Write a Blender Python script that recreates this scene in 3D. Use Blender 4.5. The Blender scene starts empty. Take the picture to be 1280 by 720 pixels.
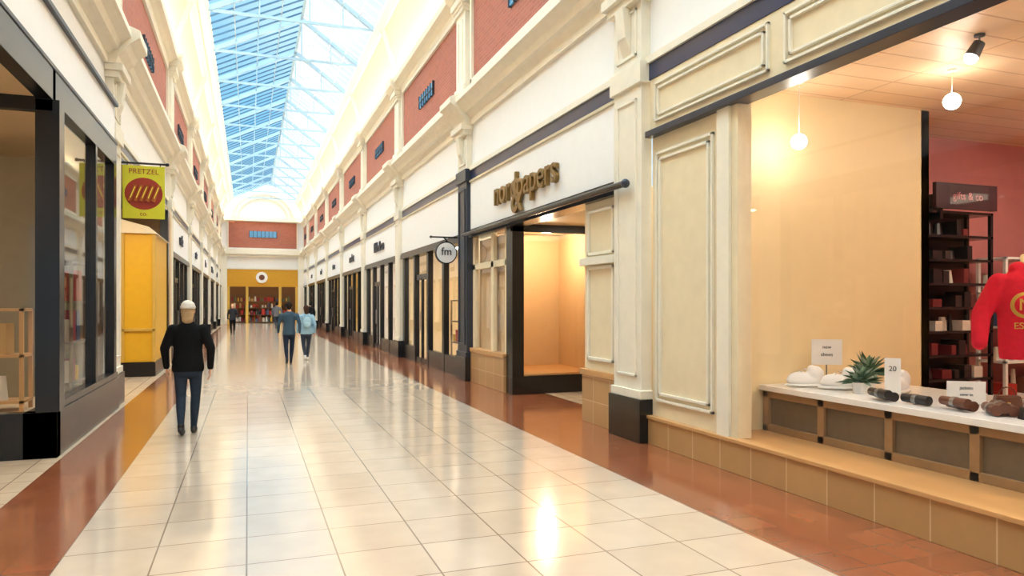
import bpy, bmesh, math, random
from mathutils import Vector, Matrix
random.seed(7)
scene = bpy.context.scene
COL = scene.collection
scene.view_settings.view_transform = 'Standard'
scene.view_settings.exposure = 0.88

# ------------------------------------------------------------ materials
def srgb(r, g, b):
    f = lambda c: (c/255/12.92) if c/255 <= 0.04045 else ((c/255+0.055)/1.055)**2.4
    return (f(r), f(g), f(b), 1)
def dim(c, k): return (c[0]*k, c[1]*k, c[2]*k, 1)
def M(name, col, rough=0.5, metal=0.0, var=0.08, nscale=6.0, bump=0.0, emit=None, es=0.0, spec=0.5, coat=0.0):
    m = bpy.data.materials.new(name); m.use_nodes = True
    nt = m.node_tree; b = nt.nodes['Principled BSDF']
    tc = nt.nodes.new('ShaderNodeTexCoord')
    n = nt.nodes.new('ShaderNodeTexNoise'); n.inputs['Scale'].default_value = nscale; n.inputs['Detail'].default_value = 4
    nt.links.new(tc.outputs['Object'], n.inputs['Vector'])
    mx = nt.nodes.new('ShaderNodeMix'); mx.data_type = 'RGBA'
    mx.inputs[6].default_value = dim(col, 1-var); mx.inputs[7].default_value = dim(col, 1+var)
    nt.links.new(n.outputs['Fac'], mx.inputs[0]); nt.links.new(mx.outputs[2], b.inputs['Base Color'])
    b.inputs['Roughness'].default_value = rough; b.inputs['Metallic'].default_value = metal
    b.inputs['Specular IOR Level'].default_value = spec
    b.inputs['Coat Weight'].default_value = coat
    if bump:
        bp = nt.nodes.new('ShaderNodeBump'); bp.inputs['Strength'].default_value = bump; bp.inputs['Distance'].default_value = 0.01
        nt.links.new(n.outputs['Fac'], bp.inputs['Height']); nt.links.new(bp.outputs[0], b.inputs['Normal'])
    return m
def tileM(name, c1, c2, mortar, w, h, ms=0.006, rough=0.15, plane='XY', off=(0,0,0), offset=0.0, bump=0.3, coat=0.0, spec=0.5):
    m = bpy.data.materials.new(name); m.use_nodes = True
    nt = m.node_tree; b = nt.nodes['Principled BSDF']
    tc = nt.nodes.new('ShaderNodeTexCoord')
    sep = nt.nodes.new('ShaderNodeSeparateXYZ'); cmb = nt.nodes.new('ShaderNodeCombineXYZ')
    add = nt.nodes.new('ShaderNodeVectorMath'); add.operation = 'ADD'; add.inputs[1].default_value = off
    nt.links.new(tc.outputs['Object'], add.inputs[0]); nt.links.new(add.outputs[0], sep.inputs[0])
    a, c = plane
    nt.links.new(sep.outputs[a], cmb.inputs['X']); nt.links.new(sep.outputs[c], cmb.inputs['Y'])
    br = nt.nodes.new('ShaderNodeTexBrick'); br.offset = offset; br.squash = 1.0
    br.inputs['Scale'].default_value = 1; br.inputs['Mortar Size'].default_value = ms
    br.inputs['Brick Width'].default_value = w; br.inputs['Row Height'].default_value = h
    br.inputs['Mortar Smooth'].default_value = 0.1
    br.inputs['Color1'].default_value = c1; br.inputs['Color2'].default_value = c2; br.inputs['Mortar'].default_value = mortar
    nt.links.new(cmb.outputs[0], br.inputs['Vector'])
    n = nt.nodes.new('ShaderNodeTexNoise'); n.inputs['Scale'].default_value = 3.5; n.inputs['Detail'].default_value = 6
    nt.links.new(tc.outputs['Object'], n.inputs['Vector'])
    mr = nt.nodes.new('ShaderNodeMapRange'); mr.inputs[3].default_value = 0.88; mr.inputs[4].default_value = 1.1
    nt.links.new(n.outputs['Fac'], mr.inputs[0])
    vm = nt.nodes.new('ShaderNodeVectorMath'); vm.operation = 'SCALE'
    nt.links.new(br.outputs['Color'], vm.inputs[0]); nt.links.new(mr.outputs[0], vm.inputs['Scale'])
    nt.links.new(vm.outputs[0], b.inputs['Base Color'])
    mr2 = nt.nodes.new('ShaderNodeMapRange'); mr2.inputs[3].default_value = rough*0.75; mr2.inputs[4].default_value = rough*1.3
    nt.links.new(n.outputs['Fac'], mr2.inputs[0]); nt.links.new(mr2.outputs[0], b.inputs['Roughness'])
    b.inputs['Coat Weight'].default_value = coat; b.inputs['Coat Roughness'].default_value = 0.1
    b.inputs['Specular IOR Level'].default_value = spec
    bp = nt.nodes.new('ShaderNodeBump'); bp.inputs['Strength'].default_value = bump; bp.inputs['Distance'].default_value = 0.004; bp.invert = True
    nt.links.new(br.outputs['Fac'], bp.inputs['Height']); nt.links.new(bp.outputs[0], b.inputs['Normal'])
    return m
def glassM(name, tint=(1,1,1,1), refl=1.0):
    m = bpy.data.materials.new(name); m.use_nodes = True; nt = m.node_tree
    for n in list(nt.nodes): nt.nodes.remove(n)
    o = nt.nodes.new('ShaderNodeOutputMaterial'); t = nt.nodes.new('ShaderNodeBsdfTransparent'); g = nt.nodes.new('ShaderNodeBsdfGlossy')
    t.inputs[0].default_value = tint; g.inputs['Roughness'].default_value = 0.02
    lw = nt.nodes.new('ShaderNodeLayerWeight'); lw.inputs['Blend'].default_value = .5
    pw = nt.nodes.new('ShaderNodeMath'); pw.operation = 'POWER'; pw.inputs[1].default_value = 4.5
    mu = nt.nodes.new('ShaderNodeMath'); mu.operation = 'MULTIPLY_ADD'; mu.inputs[1].default_value = .9*refl; mu.inputs[2].default_value = .04*refl
    mu.use_clamp = True
    mx = nt.nodes.new('ShaderNodeMixShader')
    nt.links.new(lw.outputs['Facing'], pw.inputs[0]); nt.links.new(pw.outputs[0], mu.inputs[0]); nt.links.new(mu.outputs[0], mx.inputs[0])
    nt.links.new(t.outputs[0], mx.inputs[1]); nt.links.new(g.outputs[0], mx.inputs[2]); nt.links.new(mx.outputs[0], o.inputs[0])
    return m
def emM(name, col, s):
    m = bpy.data.materials.new(name); m.use_nodes = True; nt = m.node_tree
    for n in list(nt.nodes): nt.nodes.remove(n)
    o = nt.nodes.new('ShaderNodeOutputMaterial'); e = nt.nodes.new('ShaderNodeEmission')
    e.inputs[0].default_value = col; e.inputs[1].default_value = s
    nt.links.new(e.outputs[0], o.inputs[0]); return m
def glowM(name, col, s, fac, tint):
    m = bpy.data.materials.new(name); m.use_nodes = True; nt = m.node_tree
    for n in list(nt.nodes): nt.nodes.remove(n)
    o = nt.nodes.new('ShaderNodeOutputMaterial'); e = nt.nodes.new('ShaderNodeEmission'); t = nt.nodes.new('ShaderNodeBsdfTransparent')
    t.inputs[0].default_value = tint
    mx = nt.nodes.new('ShaderNodeMixShader')
    tc = nt.nodes.new('ShaderNodeTexCoord'); n = nt.nodes.new('ShaderNodeTexNoise'); n.inputs['Scale'].default_value = 0.35
    nt.links.new(tc.outputs['Object'], n.inputs['Vector'])
    mr = nt.nodes.new('ShaderNodeMapRange'); mr.inputs[1].default_value = .35; mr.inputs[2].default_value = .65
    mr.inputs[3].default_value = max(0, fac-.2); mr.inputs[4].default_value = min(1, fac+.2)
    nt.links.new(n.outputs['Fac'], mr.inputs[0]); nt.links.new(mr.outputs[0], mx.inputs[0])
    e.inputs[0].default_value = col; e.inputs[1].default_value = s
    nt.links.new(t.outputs[0], mx.inputs[1]); nt.links.new(e.outputs[0], mx.inputs[2]); nt.links.new(mx.outputs[0], o.inputs[0]); return m

CREAM = M('cream_paint', srgb(234,226,206), 0.45)
CREAMD = M('cream_trim_dark', srgb(205,192,160), 0.5)  # darker cream for the top trim of the fascias
PANELC = M('cream_panel', srgb(228,212,178), 0.45)
WHITE = M('white_plaster', srgb(242,240,236), 0.5, var=0.03)
COVE = M('cove_plaster', srgb(250,242,222), 0.6, var=0.03)
BLACK = M('black_enamel', srgb(24,24,26), 0.25)
SLATE = M('slate_metal', srgb(46,52,64), 0.35)
DKBLUE = M('navy_soffit', srgb(40,50,82), 0.3)
TAN = M('tan_wood', srgb(202,152,96), 0.35, var=.15, nscale=3)
BEIGE = M('beige_wall', srgb(236,214,168), 0.55, var=.04)
BEIGE2 = M('warm_beige_wall', srgb(210,180,138), 0.55, var=.05)
TAUPE = M('taupe_wall', srgb(150,136,108), 0.5, var=.1)
GOLD = M('gold_paint', srgb(222,170,30), 0.45)
GOLD2 = M('ochre_paint', srgb(205,165,70), 0.45)
BRONZE = M('brass_letter', srgb(140,110,60), 0.4, metal=0.45)
PINK = M('pink_wall', srgb(202,128,128), 0.6)
PEACH = tileM('peach_ceiling_boards', srgb(238,206,170), srgb(232,198,160), srgb(205,165,130), 6, 0.3, ms=.010, rough=.5, plane='XY', bump=.15)
BROWNW = M('brown_wood', srgb(150,112,70), 0.45, var=.2, nscale=10)
BROWND = M('brown_panel', srgb(104,84,62), 0.5, var=.15, nscale=14)
WTOP = M('white_counter', srgb(240,236,230), 0.2, var=.02)
STEEL = M('brushed_steel', srgb(140,140,140), 0.3, metal=.9)
GLASS = glassM('shop_glass')
LAMP = emM('ceiling_panel_lamp', (1,0.87,0.68,1), 15)
LAMPS = emM('soft_panel_lamp', (1,0.84,0.62,1), 3)
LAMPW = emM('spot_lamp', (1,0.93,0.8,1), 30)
COVELAMP = emM('cove_strip_lamp', (1,0.80,0.50,1), 24)
BRICK = tileM('red_brick', srgb(172,98,78), srgb(158,88,70), srgb(170,115,95), 0.22, 0.075, ms=.008, rough=.7, plane='YZ', offset=.5, bump=.4)
BRICKX = tileM('red_brick_end', srgb(172,98,78), srgb(158,88,70), srgb(170,115,95), 0.22, 0.075, ms=.008, rough=.7, plane='XZ', offset=.5, bump=.4)
TANTILE = tileM('tan_base_tile', srgb(190,150,98), srgb(178,138,90), srgb(214,182,140), 0.46, 0.32, ms=.006, rough=.3, plane='YZ', off=(0,.1,0.02))
FL_L = tileM('floor_light_tile', srgb(216,197,176), srgb(208,188,166), srgb(146,126,108), 0.546, 0.546, ms=.0055, rough=.15, off=(1.1,0.2,0), spec=.75, coat=.4)
FL_B = tileM('floor_brown_tile', srgb(160,94,62), srgb(142,80,52), srgb(118,74,52), 0.275, 0.275, ms=.005, rough=.15, off=(1.1,0.2,0), spec=.7, coat=.4)
FL_S = tileM('floor_beige_tile', srgb(214,190,160), srgb(205,180,150), srgb(150,125,105), 0.4, 0.4, ms=.006, rough=.2)
VENT = M('blue_window', srgb(95,150,190), 0.15, var=.3, nscale=12)
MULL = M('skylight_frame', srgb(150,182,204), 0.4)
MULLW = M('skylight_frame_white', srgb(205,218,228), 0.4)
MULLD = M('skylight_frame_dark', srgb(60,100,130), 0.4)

# ------------------------------------------------------------ mesh builder
class MB:
    def __init__(s, name): s.n = name; s.v = []; s.f = []; s.m = []; s.mats = []
    def mi(s, mat):
        if mat not in s.mats: s.mats.append(mat)
        return s.mats.index(mat)
    def add(s, vs, fs, mat):
        o = len(s.v); s.v += [tuple(v) for v in vs]; k = s.mi(mat)
        for f in fs: s.f.append([i+o for i in f]); s.m.append(k)
    def box(s, x0, x1, y0, y1, z0, z1, mat):
        x0, x1 = sorted((x0, x1)); y0, y1 = sorted((y0, y1)); z0, z1 = sorted((z0, z1))
        if mat is GLASS:
            if x1-x0 < y1-y0: s.add([(x0,y0,z0),(x0,y1,z0),(x0,y1,z1),(x0,y0,z1)], [(0,1,2,3)], mat)
            else: s.add([(x0,y0,z0),(x1,y0,z0),(x1,y0,z1),(x0,y0,z1)], [(0,1,2,3)], mat)
            return
        s.add([(x0,y0,z0),(x1,y0,z0),(x1,y1,z0),(x0,y1,z0),(x0,y0,z1),(x1,y0,z1),(x1,y1,z1),(x0,y1,z1)],
              [(0,3,2,1),(4,5,6,7),(0,1,5,4),(1,2,6,5),(2,3,7,6),(3,0,4,7)], mat)
    def prism(s, prof, y0, y1, mat):
        n = len(prof)
        vs = [(x, y0, z) for x, z in prof]+[(x, y1, z) for x, z in prof]
        fs = [tuple(range(n)), tuple(range(2*n-1, n-1, -1))]+[(i, (i+1)%n, n+(i+1)%n, n+i) for i in range(n)]
        s.add(vs, fs, mat)
    def beam(s, a, b, w, mat, h=None):
        a = Vector(a); b = Vector(b); h = h or w; d = (b-a).normalized()
        up = Vector((0,0,1)) if abs(d.z) < .95 else Vector((0,1,0))
        r = d.cross(up).normalized(); u = r.cross(d)
        c = [r*w/2+u*h/2, -r*w/2+u*h/2, -r*w/2-u*h/2, r*w/2-u*h/2]
        s.add([a+k for k in c]+[b+k for k in c], [(0,1,2,3),(7,6,5,4),(0,4,5,1),(1,5,6,2),(2,6,7,3),(3,7,4,0)], mat)
    def cyl(s, a, b, r, mat, r2=None, n=16):
        a = Vector(a); b = Vector(b); r2 = r if r2 is None else r2; d = (b-a).normalized()
        up = Vector((0,0,1)) if abs(d.z) < .95 else Vector((0,1,0))
        e = d.cross(up).normalized(); u = e.cross(d)
        vs = []
        for c, rr in ((a, r), (b, r2)):
            for i in range(n):
                t = 2*math.pi*i/n; vs.append(c+e*math.cos(t)*rr+u*math.sin(t)*rr)
        s.add(vs, [tuple(range(n)), tuple(range(2*n-1, n-1, -1))]+[(i, n+i, n+(i+1)%n, (i+1)%n) for i in range(n)], mat)
    def ball(s, c, r, mat, n=12, k=8):
        rx, ry, rz = r if isinstance(r, (tuple, list)) else (r, r, r)
        vs = [(c[0], c[1], c[2]+rz)]
        for j in range(1, k):
            p = math.pi*j/k
            for i in range(n):
                t = 2*math.pi*i/n; vs.append((c[0]+rx*math.sin(p)*math.cos(t), c[1]+ry*math.sin(p)*math.sin(t), c[2]+rz*math.cos(p)))
        vs.append((c[0], c[1], c[2]-rz)); fs = []
        for i in range(n): fs.append((0, 1+i, 1+(i+1)%n))
        for j in range(k-2):
            for i in range(n): fs.append((1+j*n+i, 1+(j+1)*n+i, 1+(j+1)*n+(i+1)%n, 1+j*n+(i+1)%n))
        L = len(vs)-1
        for i in range(n): fs.append((L, 1+(k-2)*n+(i+1)%n, 1+(k-2)*n+i))
        s.add(vs, fs, mat)
    def addmesh(s, me, mat, mx=None):
        vs = [(mx @ v.co) if mx else v.co.copy() for v in me.vertices]
        s.add(vs, [tuple(p.vertices) for p in me.polygons], mat)
    def text(s, body, size, mx, mat, ext=0.02, bev=0.0):
        cu = bpy.data.curves.new('t', 'FONT'); cu.body = body; cu.size = size; cu.extrude = ext; cu.bevel_depth = bev
        cu.align_x = 'CENTER'; cu.align_y = 'CENTER'
        o = bpy.data.objects.new('t', cu); COL.objects.link(o)
        dg = bpy.context.evaluated_depsgraph_get(); me = bpy.data.meshes.new_from_object(o.evaluated_get(dg))
        s.addmesh(me, mat, mx); bpy.data.objects.remove(o); bpy.data.curves.remove(cu)
    def done(s, bevel=0.0, smooth=False, name=None):
        me = bpy.data.meshes.new(s.n); me.from_pydata(s.v, [], s.f)
        for m in s.mats: me.materials.append(m)
        me.polygons.foreach_set('material_index', s.m)
        if smooth: me.polygons.foreach_set('use_smooth', [True]*len(me.polygons))
        me.update()
        o = bpy.data.objects.new(s.n, me); COL.objects.link(o)
        bm = bmesh.new(); bm.from_mesh(me); bmesh.ops.recalc_face_normals(bm, faces=bm.faces); bm.to_mesh(me); bm.free()
        if bevel:
            b = o.modifiers.new('bevel', 'BEVEL'); b.width = bevel; b.segments = 2; b.limit_method = 'ANGLE'; b.angle_limit = .6
        return o

XR, XL = 4.37, -2.07
Y0, Y1 = -6.0, 62.0
RP = [0.55+7.05*i for i in range(0, 9)]
LP = [-2.2, 5.3, 12.9] + [21.6+7.05*i for i in range(0, 6)]
SIDE = {'right': (XR, 1), 'left': (XL, -1)}
def MXR(x, y, z): return Matrix(((0,0,-1,x),(-1,0,0,y),(0,1,0,z),(0,0,0,1)))
def MXL(x, y, z): return Matrix(((0,0,1,x),(1,0,0,y),(0,1,0,z),(0,0,0,1)))
def MXF(x, y, z): return Matrix(((1,0,0,x),(0,0,-1,y),(0,1,0,z),(0,0,0,1)))

# ------------------------------------------------------------ floor
b = MB('floor')
b.box(-9, -1.82, Y0, Y1+6, -.1, 0, FL_S)
b.box(-1.82, -1.1, Y0, Y1+6, -.1, 0, FL_B)
b.box(-1.1, 3.27, Y0, Y1+6, -.1, 0, FL_L)
b.box(3.27, 5.0, Y0, Y1+6, -.1, 0, FL_B)
b.box(5.0, 12, Y0, Y1+6, -.1, 0, FL_S)
b.done()

# ------------------------------------------------------------ upper walls
def upper(side, pil, zb):
    X, s = SIDE[side]
    P = lambda d: X+s*d
    w = MB('wall_'+side)
    w.box(P(0), P(.3), Y0, Y1, zb, 8.3, WHITE)
    w.prism([(P(0), 8.3), (P(.3), 8.3), (P(-.35), 10.15), (P(-.55), 10.0)], Y0, Y1, COVE)
    w.box(P(-.04), P(0.01), Y0, Y1, 4.17, 4.36, DKBLUE)
    w.box(P(-.07), P(0.01), Y0, Y1, 4.36, 4.44, CREAM)
    edges = [Y0]+sum([[p-.38, p+.38] for p in pil], [])+[Y1]
    for i in range(0, len(edges)-1, 2):
        a, c = edges[i], edges[i+1]
        if c-a < .5: continue
        a2, c2 = a+.18, c-.18
        w.box(P(-.03), P(.02), a2, c2, 6.18, 7.85, BRICK)
        for (z0, z1) in ((6.08, 6.2), (7.83, 7.93)): w.box(P(-.09), P(.02), a2-.1, c2+.1, z0, z1, CREAM)
        w.box(P(-.09), P(.02), a2-.1, a2, 6.08, 7.93, CREAM); w.box(P(-.09), P(.02), c2, c2+.1, 6.08, 7.93, CREAM)
        m = (a+c)/2
        w.box(P(-.07), P(.02), m-.75, m+.75, 6.82, 7.12, VENT)
        for k in range(7): w.box(P(-.09), P(.02), m-.75+k*.25-.012, m-.75+k*.25+.012, 6.8, 7.14, SLATE)
        w.box(P(-.09), P(.02), m-.78, m+.78, 6.955, 6.975, SLATE)
    w.done()
    t = MB('trim_'+('1' if side == 'right' else '2'))
    c1 = [(0, 5.3), (-.06, 5.3), (-.06, 5.42), (-.14, 5.5), (-.2, 5.52), (-.24, 5.62), (-.34, 5.7), (-.38, 5.72), (-.38, 5.82), (-.3, 5.86), (-.06, 5.92), (0, 5.92)]
    t.prism([(P(d), z) for d, z in c1], Y0, Y1, CREAM)
    c2 = [(0, 7.95), (-.08, 7.95), (-.1, 8.05), (-.2, 8.12), (-.3, 8.16), (-.32, 8.3), (-.26, 8.3), (-.26, 8.22), (0, 8.22)]
    t.prism([(P(d), z) for d, z in c2], Y0, Y1, CREAM)
    t.prism([(P(-.50), 9.86), (P(-.56), 9.86), (P(-.72), 10.0), (P(-.72), 10.12), (P(-.50), 10.12)], Y0, Y1, WHITE)
    t.done()
    l = MB('cove_light')
    l.box(P(-.20), P(-.08), Y0, Y1, 8.225, 8.26, COVELAMP)
    l.done()
    for i, p in enumerate(pil):
        k = MB('pilaster')
        hw = .33
        dark = (side == 'right' and i == 2)
        low = SLATE if dark else CREAM
        k.box(P(-.12), P(.02), p-hw, p+hw, .5, 4.2, low)
        k.box(P(-.12), P(.02), p-hw, p+hw, 4.2, 5.3, CREAM)
        k.box(P(-.17), P(.02), p-hw-.05, p+hw+.05, 0, .5, BLACK)
        k.box(P(-.15), P(.02), p-hw-.03, p+hw+.03, .5, .6, low)
        for z0, z1 in ((.75, 4.0), (4.5, 5.05)):
            mm = low if z0 < 4 else CREAM
            a, c = p-hw+.1, p+hw-.1
            k.box(P(-.14), P(-.11), a, a+.03, z0, z1, mm); k.box(P(-.14), P(-.11), c-.03, c, z0, z1, mm)
            k.box(P(-.14), P(-.11), a, c, z0, z0+.03, mm); k.box(P(-.14), P(-.11), a, c, z1-.03, z1, mm)
        k.box(P(-.16), P(0), p-hw-.04, p+hw+.04, 4.15, 4.4, low if dark else CREAM)
        k.box(P(-.2), P(0), p-hw-.04, p+hw+.04, 5.1, 5.2, CREAM)
        k.box(P(-.26), P(0), p-hw-.08, p+hw+.08, 5.2, 5.32, CREAM)
        k.prism([(P(-.12), 4.55), (P(-.2), 4.75), (P(-.24), 5.1), (P(-.12), 5.1)], p-.1, p+.1, CREAM)
        c1b = [(0, 5.3), (-.16, 5.3), (-.2, 5.42), (-.3, 5.52), (-.36, 5.62), (-.46, 5.7), (-.5, 5.72), (-.5, 5.84), (-.3, 5.92), (0, 5.95)]
        k.prism([(P(d), z) for d, z in c1b], p-hw-.1, p+hw+.1, CREAM)
        k.box(P(-.2), P(0), p-hw-.02, p+hw+.02, 5.92, 6.15, CREAM)
        k.box(P(-.15), P(0), p-hw+.03, p+hw-.03, 6.15, 7.7, CREAM)
        k.box(P(-.17), P(-.14), p-.16, p-.13, 6.3, 7.55, CREAM); k.box(P(-.17), P(-.14), p+.13, p+.16, 6.3, 7.55, CREAM)
        k.box(P(-.2), P(0), p-hw, p+hw, 7.7, 7.78, CREAM)
        k.box(P(-.27), P(0), p-hw-.05, p+hw+.05, 7.84, 8.0, CREAM)
        k.box(P(-.23), P(0), p-hw-.02, p+hw+.02, 7.78, 7.84, CREAM)
        k.prism([(P(0), 7.98), (P(-.28), 7.98), (P(-.4), 8.12), (P(-.42), 8.34), (P(-.3), 8.34), (P(-.3), 8.3), (P(0), 8.22)], p-hw-.08, p+hw+.08, CREAM)
        k.beam((P(.0), p, 8.3), (P(-.5), p, 9.9), .3, COVE, .12)
        k.done(bevel=.006 if p < 25 else 0)
upper('right', RP, 4.15)
upper('left', LP, 4.0)

# ------------------------------------------------------------ end wall (far) and near wall
b = MB('wall_end')
CX = (XR+XL)/2
b.box(XL, XR, Y1, Y1+.3, 3.2, 10.1, WHITE)
b.add([(XL-.1, Y1, 10.1), (XR+.1, Y1, 10.1), (CX, Y1, 11.6), (XL-.1, Y1+.3, 10.1), (XR+.1, Y1+.3, 10.1), (CX, Y1+.3, 11.6)], [(0,1,2),(5,4,3),(0,3,4,1),(1,4,5,2),(2,5,3,0)], WHITE)
b.box(XL+.6, XR-.6, Y1-.05, Y1, 6.15, 8.25, BRICKX)
b.box(XL, XR, Y1-.4, Y1, 5.6, 6.0, CREAM); b.box(XL, XR, Y1-.25, Y1, 5.4, 5.6, CREAM); b.box(XL, XR, Y1-.3, Y1, 8.3, 8.6, CREAM)
b.box(XL+.5, XL+.6, Y1-.1, Y1, 6.0, 8.3, CREAM); b.box(XR-.6, XR-.5, Y1-.1, Y1, 6.0, 8.3, CREAM)
b.box(CX-1.05, CX+1.05, Y1-.09, Y1, 7.0, 7.5, VENT)
for k in range(8): b.box(CX-1.05+k*.3-.02, CX-1.05+k*.3+.02, Y1-.12, Y1, 6.97, 7.53, SLATE)
N = 24
for r0, mat in ((2.3, CREAM), (1.9, CREAM)):
    pts = [(CX+r0*math.cos(math.pi*i/N), Y1-.1, 8.6+r0*.85*math.sin(math.pi*i/N)) for i in range(N+1)]
    for i in range(N): b.beam(pts[i], pts[i+1], .16, mat, .12)
b.box(XL, XL+.5, Y1-.3, Y1, 0, 5.5, CREAM); b.box(XR-.5, XR, Y1-.3, Y1, 0, 5.5, CREAM)
b.done()
b = MB('wall_back'); b.box(XL-.3, XR+.3, Y0-.2, Y0, 0, 11.7, WHITE); b.done()
b = MB('shop_front')
GOLDE = M('amber_fascia', srgb(205,150,30), .5)
b.box(XL+.5, XR-.5, Y1-.15, Y1+.1, 3.0, 4.45, GOLDE); b.box(XL+.5, XR-.5, Y1-.2, Y1-.1, 4.4, 4.5, CREAM)
b.cyl((CX-.1, Y1-.25, 3.75), (CX-.1, Y1-.14, 3.75), .45, WHITE, n=28); b.cyl((CX-.1, Y1-.28, 3.75), (CX-.1, Y1-.24, 3.75), .22, M('logo_brown', srgb(110,60,35)), n=28)
for x in (XL+.5, XL+1.9, XR-2.0, XR-.7): b.box(x, x+.2, Y1-.15, Y1+.05, 0, 3.0, GOLD2)
DKT = M('dark_tan_wall', srgb(130,88,50), .6)
b.box(-6, 8, Y1+5, Y1+5.2, 0, 4.6, DKT); b.box(-6, -5.8, Y1, Y1+5, 0, 4.6, DKT); b.box(8, 8.2, Y1, Y1+5, 0, 4.6, DKT); b.box(-6, 8, Y1+.3, Y1+5, 4.4, 4.6, BEIGE2)
for x in (-.8, 1.1, 3): b.box(x, x+.5, Y1+1.6, Y1+2.1, 4.34, 4.4, LAMP)
b.done()
cols = [M('goods_%d' % i, srgb(*c), .5) for i, c in enumerate([(180,50,40),(40,40,45),(220,210,190),(190,150,90),(70,90,120),(120,70,50),(230,180,60),(90,110,80),(235,235,230),(150,40,60)])]
def rack(name, x0, x1, y0, y1, z1, axis, n=5, lv=4, frame=BROWND, seed=1, cs=None, z0=0, wr=(.08,.22)):
    rnd = random.Random(seed); cs = cs or cols
    r = MB(name)
    for i in range(lv+1):
        z = z0+.12+(z1-z0-.12)*i/lv
        r.box(x0, x1, y0, y1, z-.03, z, frame)
    for (x, y) in ((x0, y0), (x1-.04, y0), (x0, y1-.04), (x1-.04, y1-.04)): r.box(x, x+.04, y, y+.04, z0, z1, frame)
    L = (x1-x0) if axis == 'x' else (y1-y0)
    for i in range(lv):
        z = z0+.12+(z1-z0-.12)*i/lv; h = (z1-z0-.12)/lv-.08; t = .06
        while t < L-.2:
            w = rnd.uniform(*wr); hh = rnd.uniform(.4, .95)*h; m = rnd.choice(cs)
            a, c = t, min(t+w, L-.05)
            k = rnd.random()
            if axis == 'x':
                if k < .6: r.box(x0+a, x0+c, y0+.05, y1-.05, z, z+hh, m)
                else: r.cyl((x0+(a+c)/2, (y0+y1)/2, z), (x0+(a+c)/2, (y0+y1)/2, z+hh), (c-a)*.45, m, (c-a)*.3, 10)
            else:
                if k < .6: r.box(x0+.05, x1-.05, y0+a, y0+c, z, z+hh, m)
                else: r.cyl(((x0+x1)/2, y0+(a+c)/2, z), ((x0+x1)/2, y0+(a+c)/2, z+hh), (c-a)*.45, m, (c-a)*.3, 10)
            t += w+rnd.uniform(.02, .1)
    return r.done()
rack('merchandise_shelf', -1.4, 3.6, Y1+3.5, Y1+3.9, 2.4, 'x', lv=4, seed=3)
rack('merchandise_shelf', -.2, 2.2, Y1+1.2, Y1+1.6, 1.3, 'x', lv=2, seed=4)

# ------------------------------------------------------------ skylight
b = MB('skylight')
EL, ER, RX, ZE, ZR = (-1.1, 3.72, 1.75, 10.1, 11.5)
GL = glowM('skylight_glass_clear_glow', (0.40,0.68,0.86,1), .75, .3, (.75,.93,1,1))  # emission added to both panes imitates bright sky seen through the glass
GR = glowM('skylight_glass_frosted_glow', (0.95,0.98,1,1), .66, .62, (1,1,1,1))
b.add([(EL, Y0, ZE+.06), (RX, Y0, ZR+.06), (RX, Y1, ZR+.06), (EL, Y1, ZE+.06)], [(0,1,2,3)], GL)
b.add([(RX, Y0, ZR+.06), (ER, Y0, ZE+.06), (ER, Y1, ZE+.06), (RX, Y1, ZR+.06)], [(0,1,2,3)], GR)
y = Y0+.4; i = 0
while y < Y1:
    big = (i % 6 == 0)
    w = .11 if big else .035
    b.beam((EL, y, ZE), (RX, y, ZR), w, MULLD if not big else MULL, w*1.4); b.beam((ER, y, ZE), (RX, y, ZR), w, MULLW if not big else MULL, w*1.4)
    if big:
        b.beam((EL, y, ZE-.02), (ER, y, ZE-.02), .06, MULL, .08)
        b.beam((RX, y, ZR), (RX, y, ZE), .04, MULL)
        b.beam(((EL+RX)/2, y, (ZE+ZR)/2), ((EL+RX)/2, y, ZE), .03, MULL); b.beam(((ER+RX)/2, y, (ZE+ZR)/2), ((ER+RX)/2, y, ZE), .03, MULL)
    y += .585; i += 1
for k in range(5):
    t = k/4; th = .09 if k in (0, 4) else .04
    b.beam((EL+(RX-EL)*t, Y0, ZE+(ZR-ZE)*t), (EL+(RX-EL)*t, Y1, ZE+(ZR-ZE)*t), th, MULL)
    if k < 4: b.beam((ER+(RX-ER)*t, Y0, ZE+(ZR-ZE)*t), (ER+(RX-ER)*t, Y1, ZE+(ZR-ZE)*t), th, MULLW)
b.box(XL+.2, EL+.05, Y0, Y1, 10.08, 10.2, COVE); b.box(ER-.05, XR-.2, Y0, Y1, 10.08, 10.2, COVE)
b.done()

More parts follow.
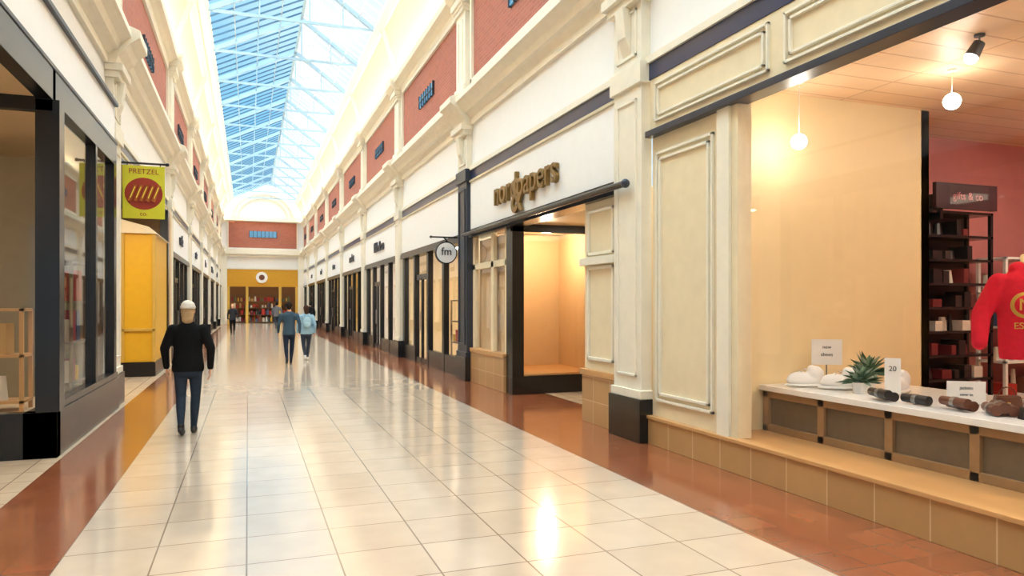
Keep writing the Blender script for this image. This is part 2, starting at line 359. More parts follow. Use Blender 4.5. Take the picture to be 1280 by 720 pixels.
# ------------------------------------------------------------ generic shops
def fascia(side, y0, y1, z0=3.05, z1=4.15, txt=None, mat=WHITE, name='shop_sign_panel'):
    X, s = SIDE[side]; P = lambda d: X+s*d
    f = MB(name)
    f.box(P(-.05), P(.2), y0, y1, z0, z1, mat)
    f.box(P(-.08), P(0), y0, y1, z0, z0+.05, BLACK); f.box(P(-.08), P(0), y0, y1, z1-.04, z1, CREAMD)
    f.box(P(-.10), P(.2), y0, y1, z0-.12, z0, BLACK)
    if txt:
        m = (y0+y1)/2
        f.text(txt, .5, (MXR if s > 0 else MXL)(P(-.08), m, (z0+z1)/2), SLATE, .02)
    return f.done()
win_n = [1]
def shop(side, y0, y1, txt, wall, seed, nb=4, door=2, tall=2.93):
    X, s = SIDE[side]; P = lambda d: X+s*d
    fascia(side, y0, y1, txt=txt)
    f = MB('window_%d' % win_n[0]); win_n[0] += 1
    L = (y1-y0)/nb
    for i in range(nb+1):
        w = .09 if i not in (0, nb) else .12
        yy = min(max(y0+i*L, y0+w), y1-w)
        f.box(P(-.03), P(.1), yy-w, yy+w, 0, tall, BLACK)
    for i in range(nb):
        a, c = y0+i*L+.09, y0+(i+1)*L-.09
        if i == door: 
            f.box(P(.0), P(.06), (a+c)/2-.05, (a+c)/2+.05, 0, 2.3, BLACK); f.box(P(0), P(.08), a, c, 2.25, 2.4, BLACK)
            f.cyl((P(-.06), (a+c)/2-.12, .9), (P(-.06), (a+c)/2-.12, 1.4), .015, STEEL)
            f.box(P(0), P(.06), a, c, 0.01, .15, BLACK)
        else: f.box(P(-.02), P(.1), a, c, 0, .42, BLACK)
        f.box(P(.04), P(.05), a, c, .1, tall, GLASS)
    f.done()
    r = MB('shop_interior')
    D = 3.4
    r.box(P(D), P(D+.1), y0, y1, 0, 3.3, wall); r.box(P(.15), P(D), y0, y0+.08, 0, 3.3, wall); r.box(P(.15), P(D), y1-.08, y1, 0, 3.3, wall)
    r.box(P(.2), P(D), y0, y1, 3.15, 3.25, WHITE)
    r.box(P(1), P(2), (y0+y1)/2-1, (y0+y1)/2+1, 3.11, 3.15, LAMP)
    r.done()
    xa, xb = sorted((P(.5), P(1.0)))
    rack('display_stand', xa, xb, y0+.4, y0+L*1.8, 1.7, 'y', lv=3, seed=seed, wr=(.15,.4))
    xa, xb = sorted((P(2.8), P(3.25)))
    rack('merchandise_shelf', xa, xb, y0+.5, y1-.5, 2.3, 'y', lv=4, seed=seed+50, wr=(.15,.4))

names_r = ['luna', 'fable & co', 'market', 'stone', 'verde', 'aster']
walls_ = [WHITE, BEIGE2, BEIGE, WHITE, GOLD2, BEIGE]
for i in range(2, len(RP)-1):
    shop('right', RP[i]+.38, RP[i+1]-.38, names_r[(i-2) % 6] if i != 2 else None, walls_[i % 6], 10+i, nb=4, door=2)
shop('right', RP[-1]+.38, Y1-.5, None, GOLD2, 77, nb=3)
for i in range(3, len(LP)-1):
    shop('left', LP[i]+.38, LP[i+1]-.38, names_r[(i+1) % 6], walls_[(i+2) % 6], 30+i, nb=4, door=1)
shop('left', LP[-1]+.38, Y1-.5, None, BEIGE, 87, nb=2)

# ------------------------------------------------------------ right shop 2 (recessed entrance + vitrine)
P = lambda d: XR+d
a, c = RP[1]+.38, RP[2]-.38
fascia('right', a, c, 3.08, 4.15)
b = MB('shop_sign'); b.text('nordpapers', .62, MXR(P(-.09), 11.15, 3.6), BRONZE, .03, .006); b.text('&', .85, MXR(P(-.10), 11.4, 3.42), BRONZE, .02, .004); b.done()
b = MB('awning_rail')
b.cyl((P(-.2), a-.45, 3.02), (P(-.2), c+.0, 3.02), .04, BLACK); b.ball((P(-.2), a-.48, 3.02), .055, SLATE)
for k in range(5): b.cyl((P(-.2), a+.3+k*1.4, 3.02), (P(-.05), a+.3+k*1.4, 3.06), .025, BLACK)
b.done(smooth=False)
b = MB('shop_entrance')
b.box(P(-.02), P(.25), a, 8.95, .66, 2.96, PANELC); b.box(P(-.05), P(.27), a, 8.98, 0, .66, TANTILE); b.box(P(-.08), P(.29), a, 9.0, .64, .72, TAN)
for z0, z1 in ((.85, 2.1), (2.25, 2.85)):
    b.box(P(-.05), P(0), a+.12, a+.16, z0, z1, CREAM); b.box(P(-.05), P(0), 8.79, 8.83, z0, z1, CREAM); b.box(P(-.05), P(0), a+.12, 8.83, z0, z0+.04, CREAM); b.box(P(-.05), P(0), a+.12, 8.83, z1-.04, z1, CREAM)
b.box(P(-.1), P(.26), a, 8.97, 2.12, 2.22, CREAM)
b.box(P(.0), P(3.5), a, c, 3.02, 3.1, BEIGE)
b.box(P(3.5), P(3.6), a, c, 0, 3.1, BEIGE); b.box(P(.2), P(3.5), a, a+.08, 0, 3.05, BEIGE)
b.box(P(1.2), P(1.9), 9.3, 10.9, 2.98, 3.02, LAMPS)
v0, v1 = 11.9, 14.2
b.box(P(0), P(1.75), v0, v1, 0, .32, BLACK)
b.box(P(.02), P(1.75), v0+.02, v1, .32, .36, TAN)
b.box(P(0), P(.22), v0, v0+.32, .32, 3.02, BLACK)
b.box(P(1.65), P(1.75), v0, v0+.1, .32, 3.02, BLACK)
b.box(P(.0), P(1.75), v0, v0+.1, 2.88, 3.02, BLACK)
b.box(P(1.65), P(1.72), v0+.1, v1, .36, 3.0, BEIGE2); b.box(P(.25), P(1.72), v1-.6, v1-.5, .36, 3.0, BEIGE2)
b.box(P(.22), P(1.66), v0+.05, v0+.06, .36, 2.9, GLASS)
b.box(P(-.05), P(.15), v0+.32, c, .0, .66, TANTILE); b.box(P(-.07), P(.17), v0+.32, c, .62, .7, TAN)
b.box(P(.0), P(.08), v0+.32, v0+.4, .7, 2.96, PANELC); b.box(P(.0), P(.08), 12.95, 13.1, .7, 2.96, PANELC); b.box(P(.0), P(.08), c-.15, c, .7, 2.96, PANELC)
b.box(P(0), P(.08), v0+.32, c, 2.3, 2.42, PANELC)
b.box(P(.05), P(.055), v0+.4, c-.1, .7, 2.96, GLASS)
b.box(P(.12), P(.16), v0+.4, c-.1, .7, 2.9, BEIGE2)
b.done(bevel=.005)
pl = bpy.data.lights.new('display_case_lamp', 'POINT'); pl.energy = 32; pl.color = (1,.82,.6); pl.shadow_soft_size = .08
po = bpy.data.objects.new('display_case_lamp', pl); COL.objects.link(po); po.location = (P(.95), 12.6, 2.7)
rack('merchandise_shelf', P(2.9), P(3.4), 8.4, 11.6, 2.2, 'y', lv=4, seed=91)

b = MB('hanging_sign')
b.beam((P(.0), 15.3, 3.06), (P(-.62), 15.3, 3.06), .03, BLACK); b.ball((P(-.64), 15.3, 3.06), .03, BLACK)
b.beam((P(-.05), 15.3, 2.75), (P(-.35), 15.3, 3.05), .02, BLACK)
b.cyl((P(-.3), 15.27, 2.72), (P(-.3), 15.34, 2.72), .245, BLACK, n=28)
b.cyl((P(-.3), 15.26, 2.72), (P(-.3), 15.35, 2.72), .22, WHITE, n=28)
b.text('fm', .24, MXF(P(-.3), 15.25, 2.74), BLACK, .004)
b.beam((P(-.3), 15.3, 2.95), (P(-.3), 15.3, 3.05), .015, BLACK)
b.done()
LIME = M('lime_print', srgb(214,208,44), .5); RED = M('red_print', srgb(160,48,26), .5); SAUS = M('food_print', srgb(176,92,38), .5, var=.3, nscale=30); YEL = M('yellow_print', srgb(240,215,80), .5)
b = MB('hanging_banner')
yb = 13.55
b.beam((XL, yb, 3.97), (-1.3, yb, 3.97), .03, BLACK); b.ball((-1.29, yb, 3.97), .03, BLACK)
b.box(-1.97, -1.33, yb-.012, yb+.012, 3.04, 3.93, LIME)
b.text('PRETZEL', .12, MXF(-1.65, yb-.016, 3.83), RED, .002)
b.text('co.', .1, MXF(-1.65, yb-.016, 3.12), RED, .002)
NN = 28
def disc(b, cx, cz, rx, rz, y, mat):
    b.add([(cx+rx*math.cos(2*math.pi*i/NN), y, cz+rz*math.sin(2*math.pi*i/NN)) for i in range(NN)], [tuple(range(NN))], mat)
disc(b, -1.65, 3.46, .29, .27, yb-.015, RED)
for k in range(5):
    x = -1.83+k*.09
    b.cyl((x-.04, yb-.022, 3.33), (x+.06, yb-.022, 3.6), .034, SAUS, .030, 10); b.cyl((x-.02, yb-.05, 3.38), (x+.05, yb-.05, 3.57), .010, YEL, n=6)
for x in (-1.9, -1.4): b.beam((x, yb, 3.93), (x, yb, 3.97), .015, BLACK)
b.done()

# ------------------------------------------------------------ right shop 1 : big display window
yA = RP[1]-.38
b = MB('display_window')
b.box(P(-.06), P(.02), -5.0, yA, 0, .29, TANTILE)
b.box(P(-.08), P(.04), -5.0, yA, .29, .325, TAN)
b.box(P(0.0), P(.15), 5.93, yA, .32, 3.52, PANELC)
for o in (.10, .17):
    aa, cc, z0, z1 = 5.95+o, yA-o, .4+o, 3.42-o
    b.box(P(-.03), P(.01), aa, aa+.03, z0, z1, CREAM); b.box(P(-.03), P(.01), cc-.03, cc, z0, z1, CREAM)
    b.box(P(-.03), P(.01), aa, cc, z0, z0+.03, CREAM); b.box(P(-.03), P(.01), aa, cc, z1-.03, z1, CREAM)
b.box(P(-.05), P(.12), 5.76, 5.95, .32, 3.52, CREAM); b.box(P(-.02), P(.14), 5.66, 5.76, .32, 3.52, PANELC)
b.box(P(.03), P(.04), -4.9, 5.68, .32, 3.5, GLASS)
b.box(P(-.1), P(.1), -5, yA, 3.5, 3.57, SLATE)
b.box(P(-.03), P(.2), -5, yA, 3.57, 4.17, PANELC)
for (aa, cc) in ((5.2, yA-.12), (.9, 5.0)):
    for o in (0, .06):
        z0, z1 = 3.66+o, 4.1-o; q, w = aa+o, cc-o
        b.box(P(-.06), P(-.02), q, q+.025, z0, z1, CREAM); b.box(P(-.06), P(-.02), w-.025, w, z0, z1, CREAM)
        b.box(P(-.06), P(-.02), q, w, z0, z0+.025, CREAM); b.box(P(-.06), P(-.02), q, w, z1-.025, z1, CREAM)
b.done(bevel=.004)
b = MB('shop_room')
b.box(P(.04), P(7), -5, 7.2, .2, .31, TAN)
b.box(P(.16), 7.3, 6.08, 6.2, .3, 3.85, BEIGE)
b.box(7.18, 7.3, 6.08, 7.1, .3, 3.85, BEIGE)
b.box(7.3, 11.3, 7.0, 7.2, .3, 3.85, PINK)
b.box(11.2, 11.4, -5, 7.2, .3, 3.85, PINK)
b.box(P(.2), 11.3, -5.1, -5, .3, 3.85, BEIGE)
b.box(P(.1), 11.3, -5, 7.2, 3.8, 3.9, PEACH)
for x, y in ((5.6, 1.5), (8.6, 4.5), (8.6, 1.5), (5.9, 2.5)): b.box(x, x+.5, y, y+.8, 3.77, 3.8, LAMP)
b.done()
b = MB('display_platform')
b.box(5.0, 6.3, .5, 6.05, .31, .72, BROWND)
for k in range(8):
    yy = 6.05-k*.75
    if yy < .6: break
    b.box(4.96, 5.0, yy-.08, yy, .31, .72, BROWNW)
b.box(4.96, 5.0, .5, 6.05, .31, .38, BROWNW); b.box(4.96, 5.0, .5, 6.05, .65, .72, BROWNW)
b.box(4.92, 6.32, .48, 6.06, .72, .775, WTOP)
b.done(bevel=.005)
def spot(x, y, z, mat=WHITE, r=.05):
    q = MB('track_spotlight'); q.cyl((x, y, z), (x, y, 3.8), .008, STEEL); q.cyl((x, y, 3.78), (x, y, 3.8), .04, mat)
    q.cyl((x, y, z+.07), (x-.05, y+.03, z-.04), r*.9, mat, r*1.15); q.ball((x-.052, y+.032, z-.045), r*1.05, LAMPW); q.done(smooth=False)
spot(5.6, 4.2, 3.66, SLATE); spot(7.4, 4.6, 3.6)
for (x, y, z, r_) in ((6.2, 4.92, 3.5, .075), (5.1, 5.69, 3.2, .075)):  # second globe is added to imitate a reflected glare; the first is a lamp
    q = MB('glow_globe'); q.cyl((x, y, z), (x, y, 3.8), .005, WHITE); q.cyl((x, y, 3.78), (x, y, 3.8), .04, WHITE); q.ball((x, y, z), r_, LAMPW, 20, 12); q.done(smooth=True)
dk = [M('dark_goods', srgb(32,28,30), .3), M('dark_goods_b', srgb(60,52,50), .4), M('pale_goods', srgb(220,205,190), .5), M('red_goods', srgb(120,40,40), .5), M('dark_goods_c', srgb(22,20,26), .3), M('dark_goods_d', srgb(40,34,34), .3)]
b = MB('shelf_back_panel'); b.box(7.36, 8.5, 6.56, 6.6, .31, 2.7, M('dark_panel', srgb(58,40,40), .5)); b.done()
rack('black_display_shelf', 7.36, 8.5, 6.2, 6.55, 2.7, 'x', lv=8, frame=BLACK, seed=5, cs=dk, z0=.31, wr=(.06,.16))
b = MB('shop_header_sign'); b.box(7.5, 8.5, 6.15, 6.2, 2.72, 3.02, M('dark_banner', srgb(60,28,36), .5)); b.text('gifts & co', .13, MXF(8.0, 6.14, 2.87), M('rose_print', srgb(190,110,115)), .003); b.box(7.6, 7.64, 6.18, 6.4, 2.6, 2.9, BLACK); b.done()
rack('merchandise_shelf', 9.0, 10.8, 6.4, 6.8, 2.2, 'x', lv=4, frame=WHITE, seed=15, z0=.31)

# ------------------------------------------------------------ remesh helper
def remesh_parts(prims, voxel, smooth=2):
    bm = bmesh.new()
    for p in prims:
        if p[0] == 'cap':
            _, A, B, ra, rb = p; A = Vector(A); B = Vector(B)
            bmesh.ops.create_icosphere(bm, subdivisions=2, radius=ra, matrix=Matrix.Translation(A))
            bmesh.ops.create_icosphere(bm, subdivisions=2, radius=rb, matrix=Matrix.Translation(B))
            d = B-A
            if d.length > 1e-4:
                q = d.to_track_quat('Z', 'Y').to_matrix().to_4x4()
                bmesh.ops.create_cone(bm, cap_ends=True, segments=16, radius1=ra, radius2=rb, depth=d.length, matrix=Matrix.Translation((A+B)/2) @ q)
        elif p[0] == 'ell':
            _, c_, r_ = p
            bmesh.ops.create_icosphere(bm, subdivisions=3, radius=1, matrix=Matrix.Translation(c_) @ Matrix.Diagonal((*r_, 1)))
        elif p[0] == 'loft':
            rings = []
            for (cx, cy, cz, rx, ry) in p[1]:
                rings.append([bm.verts.new((cx+rx*math.copysign(abs(math.cos(2*math.pi*i/24))**.85, math.cos(2*math.pi*i/24)), cy+ry*math.sin(2*math.pi*i/24), cz)) for i in range(24)])
            for r1, r2 in zip(rings, rings[1:]):
                for i in range(24): bm.faces.new((r1[i], r1[(i+1)%24], r2[(i+1)%24], r2[i]))
            bm.faces.new(rings[0][::-1]); bm.faces.new(rings[-1])
    me = bpy.data.meshes.new('tmp'); bm.to_mesh(me); bm.free()
    o = bpy.data.objects.new('tmp', me); COL.objects.link(o)
    r = o.modifiers.new('r', 'REMESH'); r.mode = 'VOXEL'; r.voxel_size = voxel
    if smooth:
        s_ = o.modifiers.new('s', 'SMOOTH'); s_.iterations = smooth; s_.factor = .5
    dg = bpy.context.evaluated_depsgraph_get()
    out = bpy.data.meshes.new_from_object(o.evaluated_get(dg))
    bpy.data.objects.remove(o); bpy.data.meshes.remove(me)
    return out

def segd(p, a, b):
    ab = b-a; t = max(0, min(1, (p-a).dot(ab)/max(1e-9, ab.dot(ab)))); return (p-(a+ab*t)).length

SKIN = M('skin', srgb(214,160,130), .5, var=.04)
SHOE = M('shoe_black', srgb(25,24,26), .4); SHOEW = M('shoe_white', srgb(220,220,220), .5)
EYEW = M('eye_white', srgb(230,230,230)); LIPM = M('lips', srgb(180,100,95))
def person(name, x, y, heading, h, top, pants, hair, shoe=SHOE, cap=None, longhair=True, short_sleeve=False, shorts=False, voxel=.012, stride=1.0, male=False, bag=None, loose=1.0, elbow=.0):
    K = h/1.66
    sw = .20 if male else .172
    V = Vector
    st = stride
    Lk, La = V((-.08, -.01*st, .47)), V((-.065, -.20*st, .135+.02*st))
    Rk, Ra = V((.08, .10*st, .475)), V((.055, .13*st, .085))
    Lh, Rh = V((-.085, 0, .84)), V((.085, 0, .84))
    Ls, Rs = V((-sw, 0, 1.325)), V((sw, 0, 1.325))
    Le, Re = V((-sw-.065-elbow, -.02+.03*st, 1.07)), V((sw+.065+elbow, -.06*st-.02, 1.07))
    Lw, Rw = V((-sw-.07-elbow*.5, .10*st+.03, .84)), V((sw+.07+elbow*.5, -.02*st, .83))
    l = loose
    prims = [('loft', [(0,0,.78,.158*l,.125), (0,0,.84,.165*l,.128), (0,0,.95,.152*l,.118), (0,0,1.07,.145*l,.108), (0,.005,1.2,.162*l,.115), (0,0,1.3,sw,.105), (0,-.005,1.355,sw-.045,.085), (0,-.01,1.4,.075,.062)]),
             ('loft', [(0,0,.72,.15,.10), (0,-.01,.80,.155,.122), (0,-.005,.9,.145,.11)]),
             ('cap', (0,-.01,1.36), (0,.0,1.47), .055, .047),
             ('ell', (0,.005,1.535), (.072,.088,.108)), ('ell', (0,.025,1.49), (.052,.062,.065)),
             ('cap', (0,.088,1.535), (0,.108,1.515), .009, .013), ('cap', (-.02,.083,1.478), (.02,.083,1.478), .009, .009),
             ('ell', (-.074,0,1.53), (.012,.02,.032)), ('ell', (.074,0,1.53), (.012,.02,.032))]
    for S, E, W in ((Ls, Le, Lw), (Rs, Re, Rw)):
        fr = .042*l if not short_sleeve else .036
        prims += [('cap', S+V((0,0,-.02)), E, .06*l, .048*l), ('cap', E, W, fr+.005, .034*l if not short_sleeve else .026)]
    for H, Kn, A in ((Lh, Lk, La), (Rh, Rk, Ra)):
        mid = (Kn*.65+A*.35)+V((0,-.012,0))
        prims += [('cap', H, Kn, .088, .058), ('cap', Kn, mid, .058, .056), ('cap', mid, A, .056, .038)]
    me = remesh_parts(prims, voxel, 3)
    p = MB(name)
    idx = {'top': p.mi(top), 'pants': p.mi(pants), 'skin': p.mi(SKIN)}
    o = len(p.v); p.v += [tuple(v.co) for v in me.vertices]
    for f in me.polygons:
        c_ = f.center; lab = 'top'
        dfa = min(segd(c_, Le, Lw), segd(c_, Re, Rw))
        if c_.z > 1.405 and abs(c_.x) < .12: lab = 'skin'
        elif dfa < .058*l and abs(c_.x) > sw-.01 and c_.z < 1.1: lab = 'skin' if short_sleeve else 'top'
        elif c_.z < .785: lab = 'skin' if (shorts and c_.z < .52) else 'pants'
        p.f.append([i+o for i in f.vertices]); p.m.append(idx[lab])
    for W, E, sg in ((Lw, Le, 1), (Rw, Re, -1)):
        d = (W-E).normalized()*.5+V((0,.02,-.6)); d.normalize(); f_ = V((0,1,0)); inw = V((sg,0,0))
        hp = [('cap', W-d*.03, W+d*.015, .025, .024)]
        for k, (o_, ln) in enumerate(((.028,.070),(.009,.078),(-.01,.073),(-.028,.057))):
            base = W+d*.088+f_*o_
            hp.append(('cap', W+d*.02+f_*o_*.5, base, .013, .0105))
            m1 = base+d*ln*.5+inw*.006; m2 = m1+(d*.8+inw*.6).normalized()*ln*.3; m3 = m2+(d*.5+inw*.85).normalized()*ln*.25
            hp += [('cap', base, m1, .0088, .0082), ('cap', m1, m2, .0082, .0076), ('cap', m2, m3, .0076, .0065)]
        tb = W+d*.03+f_*.02; t1 = tb+(d*.7+f_*.6+inw*.3).normalized()*.035; t2 = t1+(d*.95+f_*.2+inw*.3).normalized()*.032
        hp += [('cap', tb, t1, .012, .010), ('cap', t1, t2, .010, .008)]
        hm = remesh_parts(hp, .004 if voxel < .015 else .012, 1); p.addmesh(hm, SKIN)
    for A, lift in ((La, .06*st), (Ra, 0)):
        hz = max(0, lift)
        toe = V((A.x, A.y+.17, .03)); heel = V((A.x, A.y-.02, .04+hz)); ball = V((A.x, A.y+.11, .035+hz*.2))
        sp = [('cap', heel, ball, .037, .04), ('cap', ball, toe, .04, .028), ('cap', A+V((0,0,-.01)), heel+V((0,.03,.01)), .043, .04), ('cap', A+V((0,.01,0)), ball+V((0,0,.015)), .04, .03)]
        sm = remesh_parts(sp, .01, 2)
        for v in sm.vertices: v.co.z = max(v.co.z, .002)
        p.addmesh(sm, shoe)
    for sx in (-.028, .028):
        p.ball((sx, .082, 1.54), .011, EYEW, 8, 6); p.ball((sx, .0905, 1.54), .005, BLACK, 8, 6)
    p.ball((0, .088, 1.478), (.022, .006, .006), LIPM, 10, 6)
    hp = [('ell', (0,-.018,1.56), (.082,.090,.098))]
    if longhair: hp += [('ell', (0,-.05,1.50), (.076,.052,.10)), ('ell', (0,-.062,1.43), (.068,.038,.06))]
    else: hp += [('ell', (0,-.045,1.52), (.07,.055,.075))]
    p.addmesh(remesh_parts(hp, .01, 2), hair)
    if cap:
        cp = [('loft', [(0,-.015,1.56,.088,.104), (0,-.015,1.59,.091,.106)]), ('loft', [(0,-.015,1.58,.086,.101), (0,-.018,1.62,.077,.09), (0,-.02,1.65,.055,.064), (0,-.02,1.668,.02,.025)])]
        p.addmesh(remesh_parts(cp, .008, 2), cap)
    if bag:
        p.addmesh(remesh_parts([('ell', (0,-.15,1.14), (.13,.06,.17)), ('ell', (0,-.20,1.06), (.09,.035,.08))], .012, 2), bag)
        for sx in (-.1, .1): p.addmesh(remesh_parts([('cap', (sx,-.1,1.33), (sx,.0,1.39), .014, .014), ('cap', (sx,-.12,1.28), (sx,-.1,1.33), .014, .014)], .008, 1), bag)
    ob = p.done(smooth=True)
    ob.location = (x, y, 0); ob.rotation_euler = (0, 0, heading); ob.scale = (K, K, K)
    return ob
def cloth(n, c_): return M(n, srgb(*c_), .9, var=.18, nscale=25, bump=.4, spec=.2)
KN = cloth('black_knit', (14,14,16)); JN = cloth('dark_jeans', (44,54,68)); HAIRG = cloth('blond_hair', (176,146,108)); CAPM = cloth('pale_beanie', (216,208,196))
person('woman', -.69, 9.66, -.03, 1.64, KN, JN, HAIRG, cap=CAPM, longhair=True, voxel=.011, stride=.75, loose=1.14, elbow=.03)
person('man', 1.03, 20.1, 0, 1.66, cloth('teal_shirt', (60,82,100)), cloth('navy_jeans', (36,44,62)), cloth('dark_hair', (40,30,25)), longhair=False, male=True, voxel=.018)
person('woman', 1.55, 21.2, .1, 1.58, cloth('pale_blue_jacket', (150,185,205)), cloth('grey_leggings', (60,64,76)), cloth('brown_hair', (70,48,35)), shoe=SHOEW, voxel=.018, bag=cloth('light_backpack', (165,200,215)), loose=1.15)
person('woman', -.75, 40, 3.1, 1.62, cloth('charcoal_coat', (50,50,56)), KN, HAIRG, voxel=.025)
person('man', 1.7, 48, .1, 1.72, cloth('grey_shirt', (110,110,115)), JN, cloth('black_hair', (25,22,20)), longhair=False, male=True, voxel=.025)
person('man', 3.6, 46, .1, 1.72, cloth('black_shirt', (34,34,38)), JN, cloth('black_hair_b', (25,22,20)), longhair=False, male=True, voxel=.025)

# ------------------------------------------------------------ red jacket on bust form
REDC = cloth('red_jersey', (205,32,54)); GOLDP = M('gold_print', srgb(205,165,70), .4, metal=.3)
prims = [('loft', [(0,0,0,.19,.12), (0,0,.12,.195,.125), (0,0,.3,.2,.125), (0,0,.5,.215,.125), (0,0,.62,.20,.105), (0,0,.68,.12,.08), (0,0,.71,.08,.07)]),
         ('cap', (-.19,0,.6), (-.31,.0,.34), .075, .07), ('cap', (.19,0,.6), (.31,0,.34), .075, .07), ('cap', (-.31,0,.34), (-.33,-.06,.12), .07, .055), ('cap', (.31,0,.34), (.33,-.06,.12), .07, .055),
         ('cap', (-.07,0,.70), (.07,0,.70), .06, .06)]
jm = remesh_parts(prims, .012, 3)
b = MB('red_jacket_on_bust_form'); b.addmesh(jm, REDC)
b.cyl((0,0,.70), (0,0,.80), .055, BEIGE, .05); b.ball((0,0,.80), (.05,.05,.02), BEIGE); b.cyl((0,0,-.36), (0,0,.05), .018, STEEL); b.cyl((0,0,-.355), (0,0,-.335), .13, STEEL)
b.cyl((-.04,-.128,.42), (-.04,-.118,.42), .10, GOLDP, n=24); b.cyl((-.04,-.133,.42), (-.04,-.127,.42), .075, REDC, n=24); b.text('M', .13, MXF(-.04,-.135,.42), GOLDP, .004)
b.text('EST 98', .07, MXF(-.02,-.13,.26), GOLDP, .004)
o = b.done(smooth=True); o.location = (5.95, 4.05, 1.15); o.rotation_euler = (0, 0, -.75); o.scale = (1.05,)*3

# ------------------------------------------------------------ display items
ZP = .775
SW = M('white_leather', srgb(236,232,228), .4)
def shoe_obj(x, y, rot, mat, sole):
    m = remesh_parts([('ell', (0,0,.045), (.045,.13,.04)), ('ell', (0,-.07,.085), (.042,.06,.06)), ('ell', (0,.03,.06), (.04,.09,.045)), ('ell', (0,-.05,.12), (.03,.035,.03))], .008, 2)
    for v in m.vertices: v.co.z = max(.012, v.co.z)
    s_ = MB('sneaker'); s_.addmesh(m, mat)
    m2 = remesh_parts([('ell', (0,0,.014), (.052,.145,.014))], .006, 1); s_.addmesh(m2, sole)
    s_.beam((-.025,.03,.105), (.025,.03,.105), .008, sole); s_.beam((-.025,.0,.118), (.025,.0,.118), .008, sole)
    o = s_.done(smooth=True); o.location = (x, y, ZP+.002); o.rotation_euler = (0, 0, rot); o.scale = (1.45,)*3
shoe_obj(5.2, 5.72, 1.2, SW, SW); shoe_obj(5.35, 5.42, 1.0, SW, SW); shoe_obj(5.62, 5.0, 1.9, SW, SW)
LEAF = M('leaf_green', srgb(80,110,80), .5, var=.3); LEAF2 = M('leaf_pale', srgb(160,180,160), .5, var=.3)
b = MB('potted_fern'); b.cyl((0,0,0), (0,0,.09), .055, SW, .07); b.cyl((0,0,.085), (0,0,.092), .062, BROWND)
rnd = random.Random(2)
for k in range(80):
    a_ = rnd.uniform(0, 6.28); el = rnd.uniform(.05, 1.3); L_ = rnd.uniform(.1, .2)
    d = Vector((math.cos(a_)*math.cos(el), math.sin(a_)*math.cos(el), math.sin(el))); s0 = Vector((0,0,.09)); r_ = d.cross(Vector((0,0,1))).normalized()*.02
    m1 = s0+d*L_*.6; tip = s0+d*L_+Vector((0,0,-.03))
    b.add([s0, m1+r_, tip, m1-r_], [(0,1,2,3)], LEAF if k % 3 else LEAF2)
o = b.done(); o.location = (5.3, 5.12, ZP); o.scale = (1.15, 1.15, 1.15)
o2 = bpy.data.objects.new('potted_fern', o.data); COL.objects.link(o2); o2.location = (5.72, 5.45, ZP); o2.scale = (1.3, 1.3, 1.5)
def card(x, y, w, h, ang, txt, z=ZP, z0=.02):
    q = MB('price_card'); q.box(-w/2, w/2, -.004, .004, z0, h, SW); q.box(-w/2*.6, w/2*.6, -.03, .03, 0, .02, STEEL); q.box(-.006, .006, .004, .012, 0, h*.8, STEEL)
    for i, t in enumerate(txt): q.text(t, (h-z0)*.2, MXF(0, -.006, h-(h-z0)*(.3+i*.3)), SLATE, .001)
    o = q.done(); o.location = (x, y, z); o.rotation_euler = (0, 0, ang)
card(5.6, 5.85, .3, .46, -.5, ['new', 'shoes'], z0=.2); card(5.42, 4.88, .13, .34, -.9, ['20']); card(5.45, 4.2, .28, .2, -.6, ['jackets', 'new in'])
def bundle(name, x, y, mat, n, rot):
    q = MB(name)
    for i in range(n):
        yy = i*.055
        q.cyl((-.13, yy, .045+(i % 2)*.02), (.13, yy, .045+(i % 2)*.02), .04, mat, .035, 14)
        q.cyl((-.02, yy, .045+(i % 2)*.02), (.02, yy, .045+(i % 2)*.02), .043, STEEL, n=14)
    o = q.done(bevel=.004); o.location = (x, y, ZP); o.rotation_euler = (0, 0, rot)
LEB = M('brown_leather', srgb(96,52,34), .4, var=.2); LEK = M('black_leather', srgb(38,34,34), .4)
bundle('rolled_belt', 5.12, 4.68, LEK, 2, 1.3); bundle('rolled_belt', 5.14, 4.40, LEK, 1, 1.5); bundle('leather_wallet', 5.2, 4.05, LEB, 2, 1.4); bundle('leather_wallet', 5.3, 3.75, LEB, 3, .9)
def handbag(x, y, mat, rot, s_=1):
    q = MB('handbag'); q.prism([(-.13, 0), (.13, 0), (.10, .15), (-.10, .15)], -.05, .05, mat); q.box(-.09, .09, -.06, -.045, .07, .14, mat); q.box(-.015, .015, -.065, -.055, .07, .09, GOLDP)
    pts = [(.07*math.cos(math.pi*i/10), 0, .15+.08*math.sin(math.pi*i/10)) for i in range(11)]
    for i in range(10): q.beam(pts[i], pts[i+1], .012, mat)
    o = q.done(bevel=.008); o.location = (x, y, ZP); o.rotation_euler = (0, 0, rot); o.scale = (s_,)*3
handbag(5.5, 3.9, LEB, -.7, .8); handbag(5.4, 3.4, M('gold_leather', srgb(170,120,60), .4), -.8, .8); handbag(5.25, 3.55, LEK, -.5, .6)

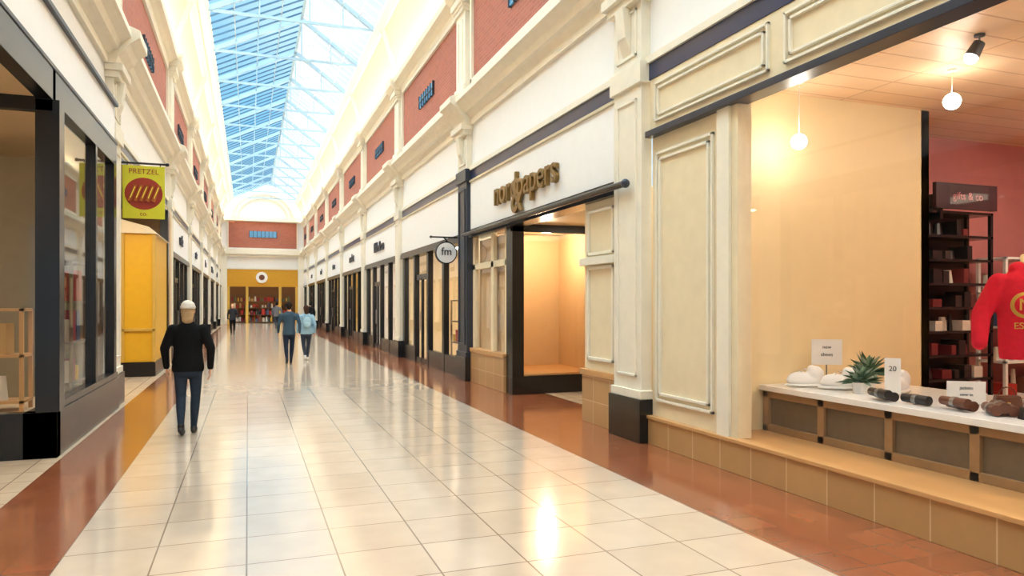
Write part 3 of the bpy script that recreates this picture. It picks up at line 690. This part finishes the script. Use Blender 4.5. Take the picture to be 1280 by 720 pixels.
# ------------------------------------------------------------ left near shop
Q = lambda d: XL-d
b = MB('shop_front')
yF = 8.65
b.box(-1.86, -5.6, yF, yF+.14, 0, .48, BLACK)
b.box(-1.86, Q(.1), yF, 12.5, 0, .48, BLACK)
b.box(-1.84, -2.06, yF, yF+.22, .48, 3.72, BLACK)
b.box(-1.9, -5.6, yF, yF+.12, 3.6, 4.05, BLACK)
b.box(-1.9, -2.05, -5.5, 12.5, 3.72, 4.05, BLACK)
b.box(-3.1, -3.2, yF, yF+.12, .48, 3.6, BLACK)
b.box(-2.06, -5.6, yF+.05, yF+.06, .48, 3.62, GLASS)
b.box(-1.96, -1.965, yF+.22, 12.4, .48, 3.72, GLASS)
b.box(-1.9, -2.02, 10.9, 11.02, .48, 3.72, BLACK); b.box(-1.9, -2.02, 12.3, 12.5, .48, 3.72, BLACK)
b.box(-1.88, -2.02, yF+.2, 12.5, .48, .56, BLACK)
b.done(bevel=.004)
b = MB('shop_sign_panel')
b.box(-1.93, Q(.1), -5.6, 12.55, 4.05, 4.66, WHITE); b.box(-1.88, Q(0), -5.6, 12.55, 4.64, 4.69, SLATE); b.box(-1.89, Q(0), -5.6, 12.55, 4.05, 4.09, SLATE)
b.done()
b = MB('shop_room')
b.box(-5.6, -2.2, 12.45, 12.55, 0, 3.72, TAUPE); b.box(-5.7, -5.6, -5.6, 12.5, 0, 3.8, TAUPE); b.box(-5.6, -2.05, -5.6, 12.5, 3.74, 3.8, BEIGE2)
b.box(-5.2, -4.4, 10.0, 11.0, 3.7, 3.74, LAMPS); b.box(-5.0, -4.0, 3.0, 4.5, 3.7, 3.74, LAMP)
b.box(-5.6, -2.02, yF+.14, 12.45, .3, .4, BEIGE2)
b.done()
b = MB('display_partition'); b.box(-3.6, -2.5, 10.9, 10.98, .4, 3.5, TAUPE); b.box(-2.54, -2.46, 10.86, 11.02, .4, 3.7, BEIGE2); b.done()
rack('display_stand', -3.0, -2.35, 9.4, 9.8, 1.55, 'x', lv=2, seed=8, frame=TAN, z0=.4, cs=[BEIGE2, cols[2], cols[3], BROWND])
rack('display_stand', -2.75, -2.25, 11.3, 12.2, 2.2, 'y', lv=3, seed=9, frame=BROWND, z0=.4)

# left shop 2 : gold recessed entrance
b = MB('shop_entrance')
ya, yc = 13.25, 21.2
b.box(-3.7, -1.95, 17.7, 20.3, .32, 3.15, GOLD); b.box(-3.7, -1.92, 17.66, 20.3, 0, .32, BLACK)
b.prism([(-3.7, 3.15), (-1.88, 3.15), (-2.05, 3.3), (-3.7, 3.75)], 17.62, 20.3, PANELC)
b.box(-2.6, -2.54, 17.66, 17.7, .32, 3.15, GOLD2); b.box(-1.99, -1.92, 17.66, 17.76, .32, 3.15, GOLD2); b.box(-3.7, -1.93, 17.66, 17.7, 1.0, 1.06, GOLD2)
b.box(-1.92, -2.1, 20.3, 20.65, 0, 4.0, BLACK); b.box(-1.92, -2.1, 20.65, 21.2, 0, 4.0, BEIGE2)
b.box(-3.8, -2.1, 20.4, 20.6, 0, 4.0, BROWNW)
b.box(-3.8, -3.7, ya, 20.5, 0, 4.0, BEIGE2); b.box(-3.7, -2.07, ya, ya+.1, 0, 4.0, BROWND)
b.box(-3.7, -2.07, ya, 20.5, 4.0, 4.1, BROWND)
b.box(-3.3, -2.6, 15.0, 16.2, 3.96, 4.0, LAMP)
b.done(bevel=.005)
fascia('left', ya, yc, 4.0, 4.17, None)

# ------------------------------------------------------------ camera, world, daylight
sl = bpy.data.lights.new('daylight', 'SUN'); sl.energy = 11; sl.angle = math.radians(110); sl.color = (.97,.985,1)
so = bpy.data.objects.new('daylight', sl); COL.objects.link(so); so.location = (1.2, 20, 20); so.rotation_euler = (0, 0, 0)
cam = bpy.data.cameras.new('camera'); co = bpy.data.objects.new('camera', cam); COL.objects.link(co)
co.location = (0, 0, 1.6); co.rotation_euler = (math.radians(90), 0, -math.atan(330/900))
cam.sensor_width = 36; cam.lens = 36*900/1280; cam.shift_y = 20/1280; cam.clip_end = 300
scene.camera = co
w = bpy.data.worlds.new('world'); scene.world = w; w.use_nodes = True; nt = w.node_tree
bg = nt.nodes['Background']; tc = nt.nodes.new('ShaderNodeTexCoord'); n = nt.nodes.new('ShaderNodeTexNoise'); n.inputs['Scale'].default_value = 3; n.inputs['Detail'].default_value = 6
r = nt.nodes.new('ShaderNodeValToRGB'); r.color_ramp.elements[0].position = .40; r.color_ramp.elements[1].position = .62
r.color_ramp.elements[0].color = (0.26,0.58,0.85,1); r.color_ramp.elements[1].color = (0.85,0.94,1,1)
nt.links.new(tc.outputs['Generated'], n.inputs['Vector']); nt.links.new(n.outputs['Fac'], r.inputs[0]); nt.links.new(r.outputs[0], bg.inputs[0]); bg.inputs[1].default_value = .62
